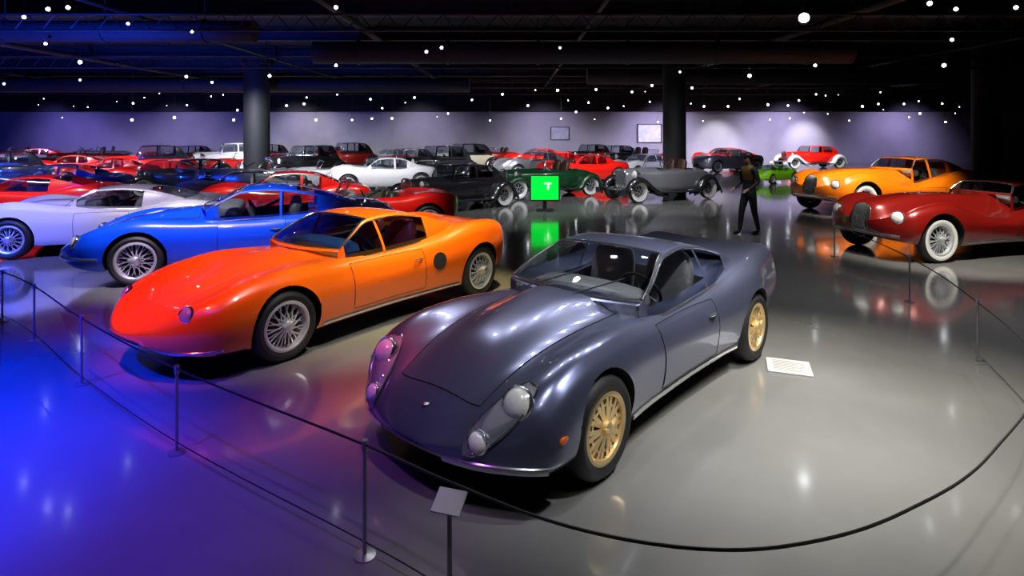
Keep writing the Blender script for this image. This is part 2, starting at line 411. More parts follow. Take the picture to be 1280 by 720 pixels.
# ------------------------------------------------------------ sports car
def sports(name,label,S,pm,lod=1,cat='car',key=None):
    root=empty(name,label,cat)
    body,bv=make_body(S,root,[pm,DARK,TUB],lod,key)
    body['label']='painted bodywork'
    r=S['r']; tr=S.get('track',.70)
    for a in S['axles']:
        for sg in (1,-1): wheel(root,a,tr*sg,r,S.get('rim','mesh'),S.get('rimmat',SILV),S.get('white',False),lod=lod,w=S.get('ww',.19),rr=S.get('rr'))
    if S.get('canopy'): canopy(S,root,pm,S.get('gm',GL),lod)
    if S.get('screen'): screen(root,*S['screen'],gm=S.get('gm',GL))
    bx=S.get('cockpit')
    if bx and lod:
        sx=(bx[0]+bx[1])/2+.02
        for sg in (1,-1): seat(root,sx-.1,.29*sg,bx[3]+.02,S.get('seatm',INTER),hb=S.get('hb',.34) if S.get('canopy') else .26)
        steering(root,bx[1]-.42,.29,bx[3]+.42)
        mb=MB(); mb.ell((bx[1]-.1,0,S['dash']),(.16,bx[2]-.01,.10),0,20,10,pw=.6); mk('dashboard',mb,[INTER],root)
    for (y,z,rr) in S.get('lamps',[]):
        for sg in (1,-1):
            h,n=ray(bv,(S['xf']+1,y*sg,z),(-1,0,0))
            if h is None: continue
            if n.x<0:n=-n
            nn=(n*.6+Vector((1,.15*sg,.05))*.4).normalized()
            lamp(root,h-nn*rr*.05,nn,rr,lens=S.get('lens',LENS))
    g=S.get('grille')
    if g:
        z,w,hh=g; rows=[]
        for j in range(7):
            row=[]
            for i in range(17):
                a=-1+2*i/16; yy=a*w; lim=math.sqrt(max(0,1-a*a))**.6; zz=z+(-1+2*j/6)*hh*lim
                h,n=ray(bv,(S['xf']+1,yy,zz),(-1,0,0))
                if h is None: h=Vector((S['xf']-.1,yy,zz))
                row.append(h+Vector((.006,0,0)))
            rows.append(row)
        mb=MB(); mb.grid(rows); go=mk('grille',mb,[SEAM],root,label='black oval grille opening')
        if lod:
            mb=MB(); mb.tube(rows[0]+rows[-1][::-1],.006,6,closed=True)
            for k in S.get('gbars',[]): mb.tube([rows[j][k]+Vector((.004,0,0)) for j in range(7)],.006,5)
            mk('grille_trim',mb,[CHR],go)
    for (z,a0,a1,rr,cx) in S.get('bumpers',[]):
        P=contour(bv,z,a0,a1,24 if lod else 10,cx,.012)
        if len(P)>3:
            mb=MB(); mb.tube(P,rr,8,flat=.5); mk('bumper',mb,[CHR],root,label='chrome bumper')
    if lod:
        for sg in (1,-1):
            d=S.get('door')
            if d:
                do=patch(bv,SideRay(bv,d[0],d[1],d[2],d[3],sg,d[4]),16,10,.003,'door',pm,root)
                if do:
                    h,n=ray(bv,(d[0]+.12,2*sg,d[3]-.1),(0,-sg,0)); mb=MB(); mb.tube([h+Vector((-.06,sg*.012,0)),h+Vector((0,sg*.03,.003)),h+Vector((.06,sg*.012,0))],.009,8); mk('door_handle',mb,[CHR],do,label='small chrome handle')
            s=S.get('sill')
            if s:
                P=[]
                for i in range(25):
                    h,n=ray(bv,(s[0]+(s[1]-s[0])*i/24,2*sg,s[2]+(s[3]-s[2])*i/24),(0,-sg,0))
                    if h is not None: P.append(h+Vector((0,sg*.006,0)))
                mb=MB(); mb.tube(P,.022,8,flat=.6); mk('sill_trim',mb,[CHR],root,label='bright metal sill strip')
        hd=S.get('hood')
        if hd: patch(bv,TopRay(bv,*hd),24,20,.003,'hood',pm,root)
    return root,bv
def up(d,**k): e=dict(d); e.update(k); return e
HERO=dict(xf=2.16,xr=-2.02,axles=(1.29,-1.23),r=.312,rr=.205,gap=.033,track=.735,ww=.2,nbow=.22,
 W=[(-2.0,.76),(-1.6,.81),(-1.23,.86),(-.6,.81),(0,.79),(.6,.80),(1.27,.86),(1.7,.87),(2.16,.84)],
 ZB=[(-2.0,.42),(-1.5,.26),(-1,.19),(1,.19),(1.6,.22),(2.16,.25)],
 ZW=[(-2.0,.60),(-1.2,.54),(0,.48),(1.2,.47),(1.7,.39),(2.16,.33)],
 ZF=[(-2.02,.95),(-1.6,.93),(-1.23,.89),(-.6,.78),(0,.75),(.6,.765),(1.05,.785),(1.4,.765),(1.7,.70),(1.92,.60),(2.16,.41)],
 ZC=[(-2.02,.94),(-1.6,.90),(-1.2,.85),(-.9,.83),(0,.83),(.5,.845),(1.0,.79),(1.5,.685),(1.85,.54),(2.16,.37)],
 dip=[(-2,0),(-.2,0),(.4,.02),(1.0,.03),(1.5,.03),(1.85,.01),(2.12,.0)],yh=.34,
 bulge=[(.2,0),(.5,.02),(.9,.055),(1.4,.055),(1.8,.02),(2.0,0)],
 nose=(.31,.30,3.0,.20,2.0),tail=(.68,.08,3.2,.05,2.5),
 canopy=dict(xa=-1.32,xb=.54,hx=-.06,rx=-.60,z=1.165,wt=.50,wb=[(-1.32,.58),(-.6,.67),(.2,.68),(.54,.62)],bow=.13,sw=(-1.0,.44),bp=(-.56,-.51)),
 cockpit=(-.75,.36,.54,.36),dash=.79,rim='mesh',rimmat=GOLD,
 grille=(.27,.36,.025),
 bumpers=[(.28,14,44,.022,1.0),(.28,-44,-14,.022,1.0),(.5,150,210,.03,-1.2)],
 door=(-.46,.46,.27,.72,.03),sill=(-.86,.90,.225,.225),hood=(.60,1.90,.46,.36))
hero,hbv=sports('sports_car','dark slate-blue metallic classic coupe with gold wheels beside the rope barrier',HERO,paint('slate',(.165,.18,.295),.72,.28))
place(hero,.81,5.13,(-.664,-.748))
for sg in (1,-1):
    h,n=ray(hbv,(1.76,2*sg,.43),(0,-sg,0)); mb=MB(); mb.ell(h,(.04,.012,.022),0,14,8); mk('side_marker',mb,[AMB],hero,label='orange side marker lamp')
    rows=[];rows2=[]
    for a in range(15):
        row=[];row2=[]
        for b in range(13):
            u=a/14; v=-1+2*b/12; wd=.122*max(0,math.sin(math.pi*(.05+.90*u)))**.6*(.72+.28*u)
            zz=.335+.325*u; yy=(.44+.19*u+v*wd)*sg
            hh,nn=ray(hbv,(3.2,yy,zz),(-1,0,0))
            if hh is None: hh=Vector((1.8,yy,zz)); nn=Vector((1,0,0))
            if nn.x<0: nn=-nn
            row.append(hh+nn*(.010+.035*(1-v*v)*math.sin(math.pi*u))); row2.append(hh+nn*.005)
        rows.append(row); rows2.append(row2)
    mb=MB(); mb.grid(rows2); cv=mk('headlight_recess',mb,[BUCK],hero,label='silver headlamp recess')
    mb=MB(); mb.grid(rows); mk('headlight_cover',mb,[GLC],cv,label='clear teardrop headlamp cover')
    mb=MB(); loop=rows[0][:-1]+[r[-1] for r in rows[:-1]]+rows[-1][:0:-1]+[r[0] for r in rows[:0:-1]]; mb.tube(loop,.006,6,closed=True); mk('cover_trim',mb,[CHR],cv)
    for (y,z,rr) in ((.605,.585,.092),(.48,.40,.062)):
        h,n=ray(hbv,(3.2,y*sg,z),(-1,0,0))
        if n.x<0: n=-n
        nn=(n*.5+Vector((1,.15*sg,.05))*.5).normalized(); lamp(hero,h+nn*.010,nn,rr,depth=.5)
h,n=ray(hbv,(2.0,0,2),(0,0,-1)); mb=MB(); mb.ell(h,(.03,.022,.006),0,14,6); mk('badge',mb,[CHR],hero,label='small oval nose badge')
for yy in (.12,-.3):
    mb=MB(); mb.tube([(.68,yy,.87),(.52,yy+.1,.91),(.38,yy+.28,.98)],.006,6); mk('wiper',mb,[DARK],hero)
# orange coupe
OR=up(HERO,xf=2.46,xr=-2.2,axles=(1.38,-1.38),r=.325,rr=.22,rimmat=SILV,rim='wire',yh=.26,nbow=.15,track=.73,bulge=[(-3,0),(3,0)],lens=LENSD,
 W=[(-2.2,.70),(-1.8,.80),(-1.38,.87),(-.6,.82),(0,.80),(.6,.82),(1.38,.87),(1.9,.86),(2.46,.78)],
 ZB=[(-2.2,.42),(-1.6,.26),(-1,.20),(1,.20),(1.7,.2),(2.46,.26)],
 ZW=[(-2.2,.62),(-1.2,.56),(0,.50),(1.2,.50),(1.8,.43),(2.46,.40)],
 ZF=[(-2.2,.82),(-1.7,.93),(-1.38,.94),(-.7,.83),(0,.79),(.6,.79),(1.2,.82),(1.6,.78),(2.1,.65),(2.46,.50)],
 ZC=[(-2.2,.84),(-1.5,.91),(-.9,.89),(0,.87),(.55,.87),(1.0,.83),(1.5,.75),(2.0,.63),(2.46,.47)],
 dip=[(-2,0),(0,0),(.8,.01),(1.5,.015),(2.35,0)],nose=(.38,.55,2.4,.36,2.1),tail=(.66,.4,2.6,.2,2.2),
 canopy=dict(xa=-1.35,xb=.68,hx=.16,rx=-.48,z=1.18,wt=.47,wb=[(-1.35,.42),(-.9,.60),(.2,.68),(.68,.62)],bow=.16,sw=(-.60,.58),bp=(.06,.11),rk=.42,rwm=.4),
 cockpit=(-.75,.5,.55,.36),dash=.82,lamps=[(.60,.58,.068)],grille=(.32,.34,.05),gm=GLB,
 bumpers=[(.27,-40,40,.012,1.0)],door=(-.42,.6,.3,.75,.03),sill=(-.98,.98,.245,.245),hood=None,seatm=mat('red_leather',(.75,.04,.03),.5))
org,obv=sports('sports_car','bright orange streamlined coupe with silver wheels and black door roundel',OR,paint('orange',(1.0,.15,.003),.0,.3))
place(org,-1.88,7.08,(-.60,-.80),L=4.6)
h,n=ray(obv,(-.62,2,.58),(0,-1,0))
M=Matrix.Translation(h+n*.006)@orient(n if n.y>0 else -n).to_4x4(); mb=MB(); mb.lathe([(.10,-.01),(.10,.006),(.001,.008)],32,0,M); mk('door_roundel',mb,[DARK],org,label='black round number disc')
# blue
BL=up(OR,xf=2.2,xr=-2.0,axles=(1.25,-1.25),canopy=None,nbow=0,track=.70,lens=LENS,
 W=[(-2.0,.68),(-1.7,.76),(-1.25,.82),(-.6,.79),(0,.77),(.6,.78),(1.25,.82),(1.7,.78),(2.2,.6)],
 ZB=[(-2.0,.42),(-1.6,.26),(-1,.20),(1,.20),(1.6,.2),(2.2,.28)],
 ZW=[(-2.0,.62),(-1.2,.56),(0,.50),(1.2,.52),(1.8,.45),(2.2,.42)],
 ZF=[(-2.0,.80),(-1.25,.88),(-.7,.80),(0,.78),(.6,.79),(1.25,.84),(1.6,.78),(1.95,.64),(2.2,.5)],
 ZC=[(-2.0,.80),(-1.4,.86),(-.8,.84),(0,.84),(.5,.88),(1.0,.88),(1.5,.80),(1.9,.66),(2.2,.46)],
 dip=[(-2,0),(0,0),(.8,.05),(1.5,.05),(2.2,0)],nose=(.42,.7,2.2,.38,2.1),tail=(.64,.4,2.6,.25,2.2),
 cockpit=(-.75,.35,.52,.36),screen=(.42,.82,.60,.34),gm=GL,lamps=[(.57,.60,.085)],rimmat=SILV,rim='wire',grille=(.38,.28,.08),
 bumpers=[(.34,20,60,.022,1.2),(.34,-60,-20,.022,1.2)],door=(-.45,.35,.28,.72,.0),sill=None,hood=(.6,1.9,.45,.22),seatm=INTER)
BLC=up(BL,canopy=dict(xa=-1.35,xb=.50,hx=.05,rx=-.55,z=1.14,wt=.50,wb=[(-1.35,.50),(-.6,.64),(.2,.66),(.5,.62)],bow=.12,sw=(-.85,.40),bp=(-.42,-.37)),screen=None,nose=(.38,.6,2.4,.34,2.1),r=.31,hb=.28,
 ZF=[(-2.0,.78),(-1.25,.86),(-.7,.78),(0,.74),(.6,.75),(1.25,.79),(1.6,.73),(1.95,.58),(2.2,.44)],ZC=[(-2.0,.80),(-1.4,.86),(-.8,.84),(0,.84),(.5,.86),(1.0,.83),(1.5,.73),(1.9,.58),(2.2,.42)],lamps=[(.57,.55,.08)])
blu,_=sports('sports_car','glossy royal-blue long-nosed classic coupe',BLC,paint('blue',(.004,.08,1.0),.0,.3))
place(blu,-4.1,9.45,(-.94,-.34),1.12)
WH=up(BL,xf=2.05,xr=-1.95,lamps=[(.55,.62,.09)],hb=.28,
 ZF=[(-1.95,.80),(-1.25,.90),(-.5,.76),(0,.78),(.6,.84),(1.25,.92),(1.6,.86),(1.9,.70),(2.05,.6)],
 canopy=dict(xa=-1.35,xb=.45,hx=.1,rx=-.6,z=1.12,wt=.46,wb=[(-1.35,.50),(-.6,.62),(.2,.64),(.45,.60)],bow=.1,sw=(-.6,.35),bp=(-2,-1.9)),screen=None,cockpit=(-.6,.3,.5,.36))
wht,_=sports('sports_car','pearl white classic sports car with wire wheels',WH,paint('white',(.80,.78,.82),.0,.3))
place(wht,-7.2,10.9,(-.97,-.24),1.02)
RD=up(WH,gm=GL,canopy=dict(xa=-1.3,xb=.6,hx=.15,rx=-.6,z=1.20,wt=.52,wb=[(-1.3,.55),(-.6,.66),(.2,.68),(.6,.62)],bow=.1,sw=(-.8,.45),bp=(-.4,-.33)))
PR=paint('red',(.80,.010,.005),0,.3)
red,_=sports('sports_car','bright red low classic coupe',RD,PR)
place(red,-5.3,14.0,(-.94,-.34),1.0)
BL['key']='BL'; WH['key']='WH'; RD['key']='RD'
r2,_=sports('sports_car','red open roadster with chrome windshield',up(BL,seatm=mat('black_leather',(.02,.02,.02),.5)),PR)
place(r2,-3.1,12.25,(-.94,-.34),1.0)
def lowsports(label,pm,x,y,fwd,S=WH,scale=1.0,name='sports_car',auto=True):
    o,_=sports(name,label,S,pm,lod=0,key=S['key']); place(o,x,y,fwd,scale,auto=auto); return o
def P(px,py): g=G(px,py); return g[0],g[1]
PK=paint('black',(.014,.014,.017),.1,.25); PM=paint('maroon',(.24,.008,.005),.2,.3); PO=paint('amber_orange',(.95,.20,.004),0,.3)
PS=paint('silver',(.40,.41,.45),.7,.3); PG=paint('green',(.006,.045,.015),.1,.3); PY=paint('lime',(.35,.95,.02),0,.35); PN=paint('navy',(.01,.02,.16),.2,.3); PW=MATS['paint_white']
PC=paint('cream',(.6,.55,.42),0,.3)
lowsports('red classic sports car in a row',PR,-11.0,13.7,(-.97,-.24),WH)
lowsports('dark navy classic coupe in a row',PN,-12.9,16.9,(-.97,-.24),RD)
STR=dict(xf=2.24,xr=-2.7,axles=(1.5,-1.5),r=.36,rr=.24,gap=.05,track=.76,ww=.18,white=True,rim='wire',rimmat=SILV,hb=.28,
 W=[(-2.7,.60),(-2.0,.80),(-1.5,.92),(-.7,.84),(0,.80),(.6,.84),(1.5,.93),(1.95,.86),(2.24,.68)],
 ZB=[(-2.7,.42),(-1.8,.30),(-1,.24),(1,.24),(1.8,.28),(2.24,.36)],
 ZW=[(-2.7,.55),(-1.5,.56),(0,.50),(1.5,.55),(2.0,.52),(2.24,.50)],
 ZF=[(-2.7,.62),(-2.0,.82),(-1.5,.97),(-.8,.80),(0,.64),(.7,.76),(1.45,.94),(1.85,.87),(2.1,.74),(2.24,.66)],
 ZC=[(-2.7,.66),(-2.0,.88),(-1.4,1.0),(-.8,.98),(0,.96),(.5,.99),(1.2,1.0),(1.7,.96),(2.05,.89),(2.24,.80)],
 dip=[(-2.5,0),(-1.5,.06),(0,.08),(.8,.20),(1.6,.28),(2.05,.22),(2.24,.08)],yf=.82,yh=.28,
 nose=(.58,.34,2.8,.20,2.4),tail=(.58,.9,2.2,.6,2.0),
 canopy=dict(xa=-2.3,xb=-.10,hx=-.38,rx=-1.05,z=1.26,wt=.45,wb=[(-2.3,.30),(-1.0,.56),(-.4,.60),(-.1,.56)],bow=.08,sw=(-1.2,-.16),bp=(-.70,-.63),rk=.60,rwm=.8),
 cockpit=(-1.0,-.25,.5,.42),dash=.88,lamps=[(.62,.70,.10)],grille=(.64,.20,.22),gbars=[3,4,5,6,7,8,9,10,11,12,13],
 bumpers=[(.40,-40,40,.03,1.3),(.45,150,210,.03,-1.5)],door=(-.8,-.1,.36,.58,0),sill=(-1.0,1.0,.30,.30),hood=None,key='STR')
o,_=sports('vintage_car','glossy orange streamlined vintage coupe',STR,PO); place(o,10.1,16.2,(-.96,-.28),1.14,L=5)
STR2=up(STR,canopy=dict(xa=-2.2,xb=-.30,hx=-.52,rx=-1.1,z=1.19,wt=.44,wb=[(-2.2,.32),(-1.0,.55),(-.5,.58),(-.3,.54)],bow=.06,sw=(-1.2,-.36),bp=(-.8,-.73),rk=.62,rwm=.7),cockpit=(-1.0,-.42,.48,.42))
o,_=sports('vintage_car','glossy deep maroon vintage car with white-ringed wire wheel',STR2,PM); place(o,8.15,10.8,(-.97,-.24),1.03,L=5)
# ------------------------------------------------------------ vintage car
def fender(root,path,yc,w,pm,sg,lod=1,skirt=.16):
    pts=cr([(p[0],0,p[1]) for p in path],6 if lod else 3); rows=[]; n=len(pts); na=8 if lod else 4
    for i,p in enumerate(pts):
        t=pts[min(i+1,n-1)]-pts[max(i-1,0)]; t.normalize(); nr=Vector((-t.z,0,t.x))
        if nr.z<0 and abs(nr.z)>.3: nr=-nr
        row=[]; wl=w*(.75+.25*math.sin(math.pi*i/(n-1)))
        for j in range(-na,na+1):
            a=j/na; d=skirt*abs(a)**3.0
            row.append(p-nr*d+Vector((0,(yc+a*wl/2)*sg,0)))
        rows.append(row)
    mb=MB(); mb.grid(rows); o=mk('fender',mb,[pm],root,angle=60)
    md=o.modifiers.new('s','SOLIDIFY'); md.thickness=.012; return o
def vintage(label,pm,fm,x,y,fwd,scale=1.0,closed=True,lod=0,white=True,low=False,name='vintage_car',auto=True):
    root=empty(name,label,'car'); r=.36; a=1.45
    zt=1.0 if not low else .92
    S=dict(xf=1.62,xr=-1.95,W=[(-1.95,.42),(-1.3,.58),(-.3,.66),(.3,.60),(.8,.44),(1.62,.30)],ZB=[(-1.95,.45),(-1,.34),(0,.32),(1.62,.40)],
      ZW=[(-1.95,.65),(0,.62),(1.62,.66)],ZF=[(-1.95,zt-.2),(-1.2,zt-.04),(0,zt-.02),(.5,zt-.04),(1.62,zt-.06)],
      ZC=[(-1.95,zt-.15),(-1.2,zt),(0,zt+.02),(.5,zt+.06),(1.62,zt+.02)],nose=(.7,.08,4,.06,3),tail=(.7,.5,2.4,.5,2.2),yf=.72,r=.3,axles=(9,),)
    mb=body_mesh(S,lod)
    body=mk('body',mb,[pm],root,angle=45)
    if closed:
        S['canopy']=dict(xa=-1.5,xb=.42,hx=.22,rx=-1.0,z=1.52 if not low else 1.32,wt=.52,wb=[(-1.5,.5),(-.6,.62),(.2,.60),(.42,.55)],bow=.05,sw=(-1.05,.36),bp=(-.45,-.36),rk=.7)
        canopy(S,root,fm if not low else pm,GL,lod)
    else:
        screen(root,.38,zt-.02,.52,.33,.10,.05)
        for yy in (.27,-.27): seat(root,-.35,yy,zt-.24,mat('brown_leather',(.05,.02,.012),.5),.9,.28)
        steering(root,.1,.27,zt+.1)
    R=r+.075
    for sg in (1,-1):
        wheel(root,a,.66*sg,r,'wire' if white else 'cap',SILV,white,w=.15,lod=lod,rr=r*.62)
        wheel(root,-a+.05,.66*sg,r,'wire' if white else 'cap',SILV,white,w=.15,lod=lod,rr=r*.62)
        fender(root,[(a+R*1.02,r-.14),(a+R*.97,r+.1),(a+R*.62,r+R*.78),(a,r+R*1.02),(a-R*.65,r+R*.86),(a-R*1.3,r+R*.35),(a-R*2,.34),(a-R*2.6,.29)],.66,.36,fm,sg,lod)
        b=-a+.05
        fender(root,[(b+R*1.7,.29),(b+R*1.05,r+.05),(b+R*.68,r+R*.72),(b,r+R*1.05),(b-R*.7,r+R*.8),(b-R*1.1,r+.1),(b-R*1.4,.26)],.66,.38,fm,sg,lod)
        mb=MB(); mb.box((0,.68*sg,.29),(1.9,.26,.04)); mk('running_board',mb,[DARK],root,smooth=False)
        mb=MB(); M=Matrix.Translation((1.36,.40*sg,zt-.12))@orient((1,0,0)).to_4x4()
        mb.lathe([(.001,-.2),(.06,-.17),(.10,-.08),(.125,0),(.13,.02),(.118,.03)],20,0,M); ho=mk('headlight',mb,[CHR],root,label='round chrome headlamp')
        mb=MB(); mb.lathe([(.12,.022),(.08,.045),(.001,.055)],20,0,M); mk('lamp_glass',mb,[LENS],ho)
        mb=MB(); mb.tube([(1.33,.40*sg,zt-.22),(1.30,.42*sg,.55)],.015,6); mk('headlight_stalk',mb,[CHR],ho)
    mb=MB(); Lp=[]
    for i in range(28):
        t=2*math.pi*i/28; Lp.append((1.64,.25*math.copysign(abs(math.cos(t))**.6,math.cos(t))*(1+.15*math.sin(t)),.70+(zt-.66)*math.copysign(abs(math.sin(t))**.7,math.sin(t))))
    mb.tube(Lp,.025,8,closed=True)
    for k in range(-7,8): mb.tube([(1.65,k*.03,.70-(zt-.70)*.85),(1.65,k*.032,.70+(zt-.70)*.9)],.006,5)
    mk('grille',mb,[CHR],root,label='upright chrome radiator grille')
    mb=MB(); mb.tube([(1.72,-.72,.42),(1.92,-.5,.42),(1.98,0,.42),(1.92,.5,.42),(1.72,.72,.42)],.035,8,flat=.5)
    for yy in(-.3,.3): mb.tube([(1.96,yy,.40),(1.55,yy,.46)],.02,6)
    mk('bumper',mb,[CHR],root,label='chrome front bumper')
    mb=MB(); mb.tube([(-1.85,-.6,.42),(-2.02,-.4,.42),(-2.06,0,.42),(-2.02,.4,.42),(-1.85,.6,.42)],.03,8,flat=.5)
    for yy in(-.3,.3): mb.tube([(-2.04,yy,.42),(-1.5,yy,.46)],.02,6)
    mk('bumper',mb,[CHR],root,label='chrome rear bumper')
    place(root,x,y,fwd,scale,auto=auto); return root
vintage('black vintage saloon with chrome headlamps',PK,PK,-1.6,16.5,(-.75,-.66),.92,True,0,True,True,auto=False)
vintage('dark green vintage tourer behind a green screen',PG,PG,1.1,19.7,(-.88,-.47),.95,False,0,True,True,auto=False)
vintage('silver and black vintage tourer covered in chrome',PS,PK,4.7,18.9,(-.9,-.43),.95,False,0,True,False,auto=False)
def far(kind,label,pm,fm,px,py,ang,scale=1.0,**k):
    x,y=P(px,py); f=(math.cos(math.radians(ang)),math.sin(math.radians(ang)))
    if kind=='v': vintage(label,pm,fm,x,y,f,scale,**k)
    else: lowsports(label,pm,x,y,f,S=(BL if kind=='r' else RD),scale=scale)
far('s','red classic coupe near the dark column',PR,None,728,229,200)
far('s','lime green sports car in the hall',PY,None,966,228,215,.62)
far('s','white classic coupe with chrome trim',PW,None,478,238,200)
far('r','white open roadster in a row',PW,None,410,234,205,.9)
far('v','black vintage saloon with white wheels',PK,PK,365,224,230,closed=True)
far('v','red and black vintage saloon',PR,PK,185,224,215,closed=True)
far('v','white vintage saloon by the wall',PW,PW,285,214,215,closed=True)
far('s','bright red racing car on display by the wall',PR,None,45,212,200)
far('v','dark vintage car beside the wall',PM,PK,110,216,210,closed=False)
far('s','red coupe beside the back wall',PR,None,905,210,200,1.0)
far('v','red and white vintage coupe by the back wall',PR,PW,1012,210,190,1.0,closed=True,low=True)
far('s','red sports coupe in a far row',PR,None,672,212,200)
far('v','cream vintage saloon in a far row',PC,PK,590,215,215,closed=True)
far('v','black vintage saloon in a far row',PK,PK,545,226,220,closed=True)
far('s','silver classic coupe in a far row',PS,None,640,222,205)
far('v','black open vintage tourer in a far row',PK,PK,790,216,210,closed=False)
far('s','silver coupe in a far row',PS,None,865,214,200)
far('r','red open racer in a far row',PR,None,518,214,205)
far('v','black vintage saloon behind a white car',PK,PK,300,240,210,.9,closed=True,low=True)
far('s','red classic sports car behind another red car',PR,None,215,240,200,.9)
far('v','maroon vintage saloon in a far row',PM,PK,430,212,215,closed=True)
kinds=[('s','red classic coupe in a crowded row',PR,None),('v','black vintage saloon in a crowded row',PK,PK),('s','white classic coupe in a crowded row',PW,None),('v','silver vintage tourer in a crowded row',PS,PK),('r','red roadster in a crowded row',PR,None),('v','maroon vintage saloon in a crowded row',PM,PK)]
extra=[(150,236),(60,232),(235,222),(130,206),(210,206),(330,208),(250,208),(375,207),(480,208),(455,218),(555,208),(620,209),(700,216),(735,208),(510,224),(580,228),(820,208),(760,212),(100,226),(20,222),(170,214),(300,212),(400,218),(20,208),(90,206),(430,207),(520,232),(60,218),(270,220),(340,216)]
for i,(px,py) in enumerate(extra):
    k,l,a,b=kinds[i%6]
    if k=='v': far(k,l,a,b,px,py,205+(i*37)%25,.9,closed=(i%4!=3))
    else: far(k,l,a,b,px,py,198+(i*37)%20,.9)
# ------------------------------------------------------------ room
def fmat():
    m=bpy.data.materials.new('polished_concrete'); m.use_nodes=True; nt=m.node_tree; b=nt.nodes['Principled BSDF']
    tc=nt.nodes.new('ShaderNodeTexCoord'); n=nt.nodes.new('ShaderNodeTexNoise'); n.inputs['Scale'].default_value=.6; n.inputs['Detail'].default_value=8
    n2=nt.nodes.new('ShaderNodeTexNoise'); n2.inputs['Scale'].default_value=5; n2.inputs['Detail'].default_value=6
    nt.links.new(tc.outputs['Object'],n.inputs['Vector']); nt.links.new(tc.outputs['Object'],n2.inputs['Vector'])
    r=nt.nodes.new('ShaderNodeValToRGB'); r.color_ramp.elements[0].position=.3; r.color_ramp.elements[0].color=(.13,.13,.128,1); r.color_ramp.elements[1].position=.7; r.color_ramp.elements[1].color=(.20,.20,.19,1)
    nt.links.new(n.outputs['Fac'],r.inputs[0]); nt.links.new(r.outputs[0],b.inputs['Base Color'])
    mr=nt.nodes.new('ShaderNodeMapRange'); mr.inputs['To Min'].default_value=.09; mr.inputs['To Max'].default_value=.20
    nt.links.new(n2.outputs['Fac'],mr.inputs['Value']); nt.links.new(mr.outputs['Result'],b.inputs['Roughness'])
    b.inputs['Coat Weight'].default_value=.6; b.inputs['Coat Roughness'].default_value=.08
    return m
def struct(name,c,d,m):
    mb=MB(); mb.box(c,d); o=mk(name,mb,[m],None,smooth=False,kind='structure'); return o
struct('floor',(0,20,-.1),(84,46,.2),fmat())
WALL=mat('wall_plaster',(.38,.36,.42),.8,var=.5,scale=.35)
BLKP=mat('black_painted_steel',(.016,.016,.020),.6,var=.3,scale=2)
CEIL=mat('black_ceiling',(.010,.010,.012),.9,var=.4,scale=1.5)
struct('wall_back',(0,41.1,2.6),(84,.2,5.6),WALL); struct('wall_left',(-40.1,20,2.6),(.2,42,5.6),WALL); struct('wall_right',(40.1,20,2.6),(.2,42,5.6),BLKP)
struct('wall_front',(0,-1.6,2.6),(84,.2,5.6),BLKP)
struct('ceiling',(0,20,5.5),(84,46,.2),CEIL)
struct('shade_soffit_1',(0,39.9,4.45),(80,1.2,2.0),CEIL)  # black soffit added so the top of the wall looks unlit
struct('wall_partition',(19.6,20.5,2.7),(3.4,.4,5.4),BLKP)
for k,yy in enumerate([11.5,15,19,23,27,31,35]):
    mb=MB(); mb.box((0,yy,5.2),(78,.06,.36)); mb.box((0,yy,5.0),(78,.24,.04)); mb.box((0,yy,5.37),(78,.24,.04))
    mk('ceiling_beam',mb,[BLKP],None,smooth=False,label='black steel ceiling beam',category='beam',group='ceiling beams')
for k,xx in enumerate([-24,-16,-9,-4,2,8,15,23]):
    mb=MB(); mb.tube([(xx,4,4.87),(xx,38.5,4.87)],.09 if k%2 else .05,10)
    for yy in range(6,38,4): mb.tube([(xx,yy,4.87),(xx,yy,5.395)],.015,5)
    mk('ceiling_pipe',mb,[BLKP],None,label='black pipe hung below the ceiling',category='pipe',group='ceiling pipes')
DUCT=mat('duct_metal',(.030,.030,.036),.7,.1,var=.3)
for (xa,xb,yy,zz,r) in [(-5.6,9.6,17,4.35,.32),(-20,-6,14,4.45,.25),(3,22,24,4.35,.35),(-25,-2,28.4,4.3,.33)]:
    mb=MB(); mb.tube([(xa+(xb-xa)*i/12,yy,zz) for i in range(13)],r,20)
    for i in range(1,12,2):
        xx=xa+(xb-xa)*i/12; mb.tube([(xx-.04,yy,zz),(xx+.04,yy,zz)],r+.03,20); mb.tube([(xx,yy,zz+r),(xx,yy,5.395)],.015,5)
    mk('air_duct',mb,[DUCT],None,label='round dark metal air duct near ceiling',category='duct',group='air ducts')
for yy,zz in ((13,4.3),(21,4.35),(29.6,4.3),(33.5,4.2)):
    mb=MB()
    mb.tube([(-30,yy,zz),(30,yy,zz)],.03,6); mb.tube([(-30,yy,zz+.35),(30,yy,zz+.35)],.03,6)
    for i in range(100): mb.tube([(-30+i*.6,yy,zz),(-29.7+i*.6,yy,zz+.35)],.012,4); mb.tube([(-29.7+i*.6,yy,zz+.35),(-29.4+i*.6,yy,zz)],.012,4)
    for i in range(11): mb.tube([(-30+i*6,yy,zz+.3),(-30+i*6,yy,5.395)],.02,5)
    mk('lighting_truss',mb,[BLKP],None,smooth=False,label='black lattice lighting truss under ceiling',category='truss',group='lighting trusses')
for (px,py,rr) in COLS:
    x,y=P(px,py); mb=MB(); mb.tube([(x,y,0),(x,y,5.4)],rr,32); mb.tube([(x,y,0),(x,y,.12)],rr+.03,32); mb.tube([(x,y,5.1),(x,y,5.4)],rr+.12,32)
    mk('column',mb,[mat('column_dark',(.010,.011,.014),.7,var=.2)],None,label='round dark grey structural column',category='column')
LEM=mat('spot_lens',(1,1,1),.3,emis=(.90,.94,1),estr=16)
